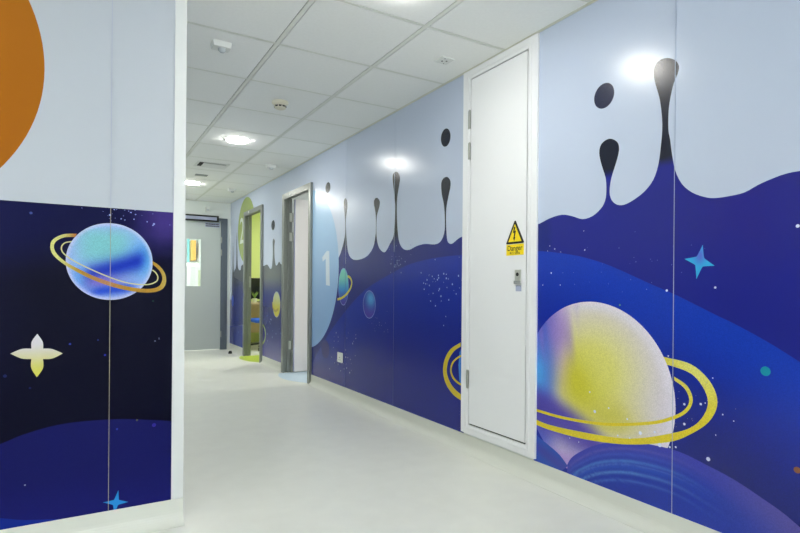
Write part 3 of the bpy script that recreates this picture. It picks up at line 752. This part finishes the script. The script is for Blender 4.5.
ch = empty('office_chair', (2.52, 8.55, 0), label='blue office chair with black base tucked at desk in the lime room', cat='chair')
cx, cy = 2.56, 8.62
bm = bmesh.new(); box(bm, cx-.23, cx+.23, cy-.22, cy+.22, .44, .50); obj('seat', bm, M['blue_fabric'], ch, bevel=.028)
bm = bmesh.new(); box(bm, cx+.20, cx+.25, cy-.20, cy+.20, .62, 1.02); obj('backrest', bm, M['blue_fabric'], ch, bevel=.022)
bm = bmesh.new(); tube(bm, [(cx+.10, cy, .43), (cx+.27, cy, .45), (cx+.275, cy, .66)], .014); obj('back_bracket', bm, M['monitor'], ch)
bm = bmesh.new(); cyl(bm, (cx, cy, .10), .025, .335, n=20); obj('gas_column', bm, M['monitor'], ch)
for k in range(5):
    a = 2*PI*k/5 + .3
    bm = bmesh.new(); tube(bm, [(cx, cy, .11), (cx+.27*math.cos(a), cy+.27*math.sin(a), .075)], .016); lg = obj('base_arm', bm, M['monitor'], ch)
    bm = bmesh.new(); cyl(bm, (cx+.27*math.cos(a)-.012, cy+.27*math.sin(a), .0275), .027, .024, 'x', 18); obj('caster', bm, M['monitor'], lg)
# end room seen through the vision panel
nb = obj('notice_board', B((1.0, 1.95, 12.07, 12.0995, 1.45, 2.3)), M['teal']); tag(nb, 'pale teal notice board seen through the far door window', 'board')
sh = obj('wall_cabinet', B((1.955, 2.05, 11.9, 12.0995, 1.55, 1.97), (1.958, 2.047, 11.885, 11.8995, 1.56, 1.96)), M['orange'], bevel=.002)
tag(sh, 'narrow orange wood wall cabinet in the room behind far door', 'cabinet')
cb = empty('counter', (1.6, 10.6, 0), label='white counter with pale olive door in the room behind far door', cat='counter')
obj('worktop', B((1.3, 2.09, 10.2, 10.8, 1.34, 1.38)), M['paper'], cb)
obj('body', B((1.3, 2.09, 10.22, 10.78, 0, 1.3399)), M['paper'], cb)
obj('door', B((1.80, 2.05, 10.2, 10.2195, .1, 1.30)), M['pot'], cb)
tag(obj('paper_stack', B((1.62, 1.82, 10.3, 10.55, 1.3801, 1.43)), M['paper']), 'stack of white papers on the counter behind far door', 'papers')

# ---- floor inlays at the doorways
def inlay(name, cxx, cyy, r, y0, y1, m, lab):
    pts = []
    a0 = math.asin((y0-cyy)/r); a1 = math.asin((y1-cyy)/r)
    for k in range(33):
        a = a0 + (a1-a0)*k/32; pts.append((cxx - r*math.cos(a), cyy + r*math.sin(a)))
    pts += [(WX+.6, y1), (WX+.6, y0)]
    bm = bmesh.new(); A = [bm.verts.new((x, y, .0002)) for x, y in pts]; Bv = [bm.verts.new((x, y, .0018)) for x, y in pts]
    n = len(pts); bm.faces.new(A); bm.faces.new(Bv)
    for i in range(n): bm.faces.new((A[i], A[(i+1) % n], Bv[(i+1) % n], Bv[i]))
    return tag(obj(name, bm, M[m]), lab, 'floor marking')
inlay('floor_inlay', 1.905+.70, 5.80, .70, D1[0]+.07, D1[1]-.08, 'blue_floor', 'pale blue rounded floor inlay at the threshold of nearest open doorway')
inlay('floor_inlay', 1.905+.72, 7.57, .72, D2[0]+.07, D2[1]-.08, 'lime_floor', 'lime green rounded floor inlay at the threshold of second doorway')
# door stop on the floor
bm = bmesh.new(); lathe(bm, [(0, 0), (.028, 0), (.028, .012), (.020, .04), (0, .042)], (1.93, 8.30, .0), 20)
tag(obj('door_stop', bm, M['dark'], smooth=False), 'small black door stop on the floor before the far door', 'door stop')

# ---- wall socket
wy, wz = 4.56, .361
so = empty('wall_socket', (WX-.002, wy, wz), label='white electrical socket low on the blue mural right of first doorway', cat='socket')
obj('face_plate', B((WX-.014, WX-.0026, wy-.055, wy+.055, wz-.046, wz+.046)), M['plastic'], so, bevel=.004)
obj('switch', B((WX-.018, WX-.0142, wy-.012, wy+.012, wz+.012, wz+.032)), M['plastic'], so, bevel=.001)
obj('pin_holes', B((WX-.0152, WX-.0142, wy-.004, wy+.004, wz-.004, wz+.006), (WX-.0152, WX-.0142, wy-.018, wy-.008, wz-.024, wz-.018), (WX-.0152, WX-.0142, wy+.008, wy+.018, wz-.024, wz-.018)), M['dark'], so)

# ---- ceiling fittings
def downlight(x, y, lab, first=[None]):
    if first[0] is None:
        e = empty('ceiling_light', (x, y, CZ), label=lab, cat='light', group='round ceiling downlights')
        bm = bmesh.new(); lathe(bm, [(.0985, -.0002), (.116, -.0002), (.115, -.003), (.0985, -.004), (.0985, -.0002)], (x, y, CZ), 48); obj('bezel', bm, M['plastic'], e)
        bm = bmesh.new(); lathe(bm, [(.0975, -.0002), (.0975, -.006), (.092, -.012), (.07, -.017), (0, -.019)], (x, y, CZ), 48); obj('diffuser', bm, M['lamp'], e)  # flat panel domed so it also throws light onto the ceiling
        first[0] = e; return e
    s = first[0]; e = s.copy(); COL.objects.link(e); e.location = (x, y, CZ); e['label'] = lab
    for c in s.children:
        q = c.copy(); COL.objects.link(q); q.parent = e
        q.matrix_parent_inverse = c.matrix_parent_inverse.copy()
    return e
downlight(1.217, 5.02, 'glowing round ceiling downlight nearest in view, beyond the smoke detector')
downlight(1.217, 7.40, 'glowing round ceiling downlight beyond the air vent, farthest of the lights')
downlight(.627, 8.02, 'round ceiling downlight at the end of corridor before the far door')
downlight(1.217, 2.06, 'round ceiling downlight above the white riser door, nearest the viewer')
downlight(1.217, -.90, 'unseen round downlight added as fill behind the viewer beside right wall')  # fill lamp added behind the camera
downlight(-1.16, 1.15, 'round ceiling downlight in the lobby before the left mural')
downlight(-1.16, -1.25, 'unseen round downlight added as fill at the back of the lobby')  # fill lamp added at the back, out of view

sd = empty('smoke_detector', (1.233, 3.83, CZ), label='round cream smoke detector on the ceiling between sensor box and lit downlight', cat='smoke detector')
bm = bmesh.new(); lathe(bm, [(0, 0), (.058, 0), (.060, -.012), (.050, -.022), (.046, -.024), (0, -.024)], (1.233, 3.83, CZ)); obj('base', bm, M['cream'], sd, smooth=False)
bm = bmesh.new(); lathe(bm, [(.040, -.0242), (.044, -.032), (.040, -.048), (.026, -.054), (0, -.055)], (1.233, 3.83, CZ)); hd = obj('sensing_head', bm, M['cream'], sd)
for k in range(10):
    if k % 5 == 4: continue
    bm = bmesh.new()
    a = 2*PI*k/10 + .6
    p = [(1.233 + rr*math.cos(a+da), 3.83 + rr*math.sin(a+da)) for rr, da in ((.0445, -.22), (.0445, .22))]
    q = [(1.233 + rr*math.cos(a+da), 3.83 + rr*math.sin(a+da)) for rr, da in ((.036, -.22), (.036, .22))]
    v = [bm.verts.new((*p[0], CZ-.031)), bm.verts.new((*p[1], CZ-.031)), bm.verts.new((*p[1], CZ-.043)), bm.verts.new((*p[0], CZ-.043)), bm.verts.new((*q[0], CZ-.031)), bm.verts.new((*q[1], CZ-.031)), bm.verts.new((*q[1], CZ-.043)), bm.verts.new((*q[0], CZ-.043))]
    for f in ((0,1,2,3),(4,7,6,5),(0,4,5,1),(1,5,6,2),(2,6,7,3),(3,7,4,0)): bm.faces.new([v[i] for i in f])
    obj('vent_slot', bm, M['dark'], hd)

def pir(x, y, lab, s=1.0):
    e = empty('ceiling_motion_sensor', (x, y, CZ), label=lab, cat='sensor', group='box motion sensors on the ceiling')
    w2, d2_ = .052*s, .040*s
    bm = bmesh.new()
    lo, hi = CZ-.032*s, CZ-.0002
    vs = [bm.verts.new(p) for p in ((x-w2, y-d2_, hi), (x+w2, y-d2_, hi), (x+w2, y+d2_, hi), (x-w2, y+d2_, hi), (x-w2*.9, y-d2_*.85, lo), (x+w2*.9, y-d2_*.85, lo), (x+w2*.9, y+d2_*.85, lo), (x-w2*.9, y+d2_*.85, lo))]
    for f in ((0,1,2,3),(4,7,6,5),(0,4,5,1),(1,5,6,2),(2,6,7,3),(3,7,4,0)): bm.faces.new([vs[i] for i in f])
    obj('housing', bm, M['plastic'], e, bevel=.003)
    bm = bmesh.new(); lathe(bm, [(.022*s, 0), (.020*s, -.010*s), (.012*s, -.018*s), (0, -.020*s)], (x+.004, y-.004, lo-.0002), 24); obj('lens', bm, M['lens'], e, smooth=True)
pir(.655, 3.085, 'white box motion sensor with round lens on ceiling, nearest of the sensor boxes')
pir(1.786, 5.857, 'small white ceiling sensor box right of the air vent, near the right wall')
pir(1.768, 7.578, 'small white ceiling sensor box near the right wall, farthest of the sensor boxes')

def plate(x, y, w_, lab):
    e = empty('ceiling_plate', (x, y, CZ), label=lab, cat='plate')
    obj('face_plate', B((x-w_, x+w_, y-w_, y+w_, CZ-.007, CZ-.0002)), M['plastic'], e, bevel=.002)
    for dx, dy, r in ((-.012, .006, .0055), (.012, -.006, .0055), (-.016, -.03, .003), (.016, .03, .003)):
        bm = bmesh.new(); cyl(bm, (x+dx, y+dy, CZ-.008), r, .0009, n=14); obj('outlet_hole', bm, M['dark'], e)
plate(1.832, 2.617, .043, 'square white ceiling plate with small dark dots above the riser door')
e = empty('ceiling_speaker', (1.228, 6.83, CZ), label='small grey grille plate on ceiling between air vent and the downlight beyond', cat='speaker')
obj('grille', B((1.16, 1.30, 6.79, 6.87, CZ-.008, CZ-.0002)), M['grey_plastic'], e, bevel=.002)

va = empty('air_vent', (1.225, 6.21, CZ), label='rectangular white ceiling air vent with dark slot and open damper', cat='vent')
x0, x1, y0, y1 = 1.055, 1.395, 6.07, 6.35
bm = bmesh.new()
for a, b, c, e_ in ((x0, x1, y0, y0+.03), (x0, x1, y1-.03, y1), (x0, x0+.03, y0+.03, y1-.03), (x1-.03, x1, y0+.03, y1-.03)): box(bm, a, b, c, e_, CZ-.006, CZ-.0002)
obj('frame', bm, M['plastic'], va, bevel=.003)
obj('duct_void', B((x0+.03, x1-.03, y0+.03, y1-.03, CZ-.0012, CZ-.0004)), M['dark'], va)
obj('deflector', B((x0+.075, x1-.03, y0+.06, y1-.05, CZ-.010, CZ-.0014)), M['plastic'], va, bevel=.002)

# ================================================================== light, sky, camera
w = bpy.data.worlds.new('World'); S.world = w; w.use_nodes = True
nt = w.node_tree; bg = nt.nodes['Background']
bg.inputs['Color'].default_value = (.97, .98, 1.0, 1)      # flat overcast daylight through the added lobby window
bg.inputs['Strength'].default_value = 2.2

cam = bpy.data.cameras.new('camera'); co = bpy.data.objects.new('camera', cam); COL.objects.link(co); S.camera = co
cam.sensor_width = 36; cam.lens = F/800*36; cam.shift_y = (CY-266.5)/800; cam.clip_start = .02
f = Vector((math.sin(YAW), math.cos(YAW), 0)); r = Vector((math.cos(YAW), -math.sin(YAW), 0)); u = Vector((0, 0, 1))
c, s = math.cos(ROLL), math.sin(ROLL)
rr = r*c + u*s; uu = -r*s + u*c
co.matrix_world = Matrix(((rr.x, uu.x, -f.x, 0), (rr.y, uu.y, -f.y, 0), (rr.z, uu.z, -f.z, H), (0, 0, 0, 1)))

S.view_settings.view_transform = 'Standard'; S.view_settings.look = 'None'
S.view_settings.exposure = 1.93; S.view_settings.gamma = 1; S.view_settings.use_curve_mapping = False
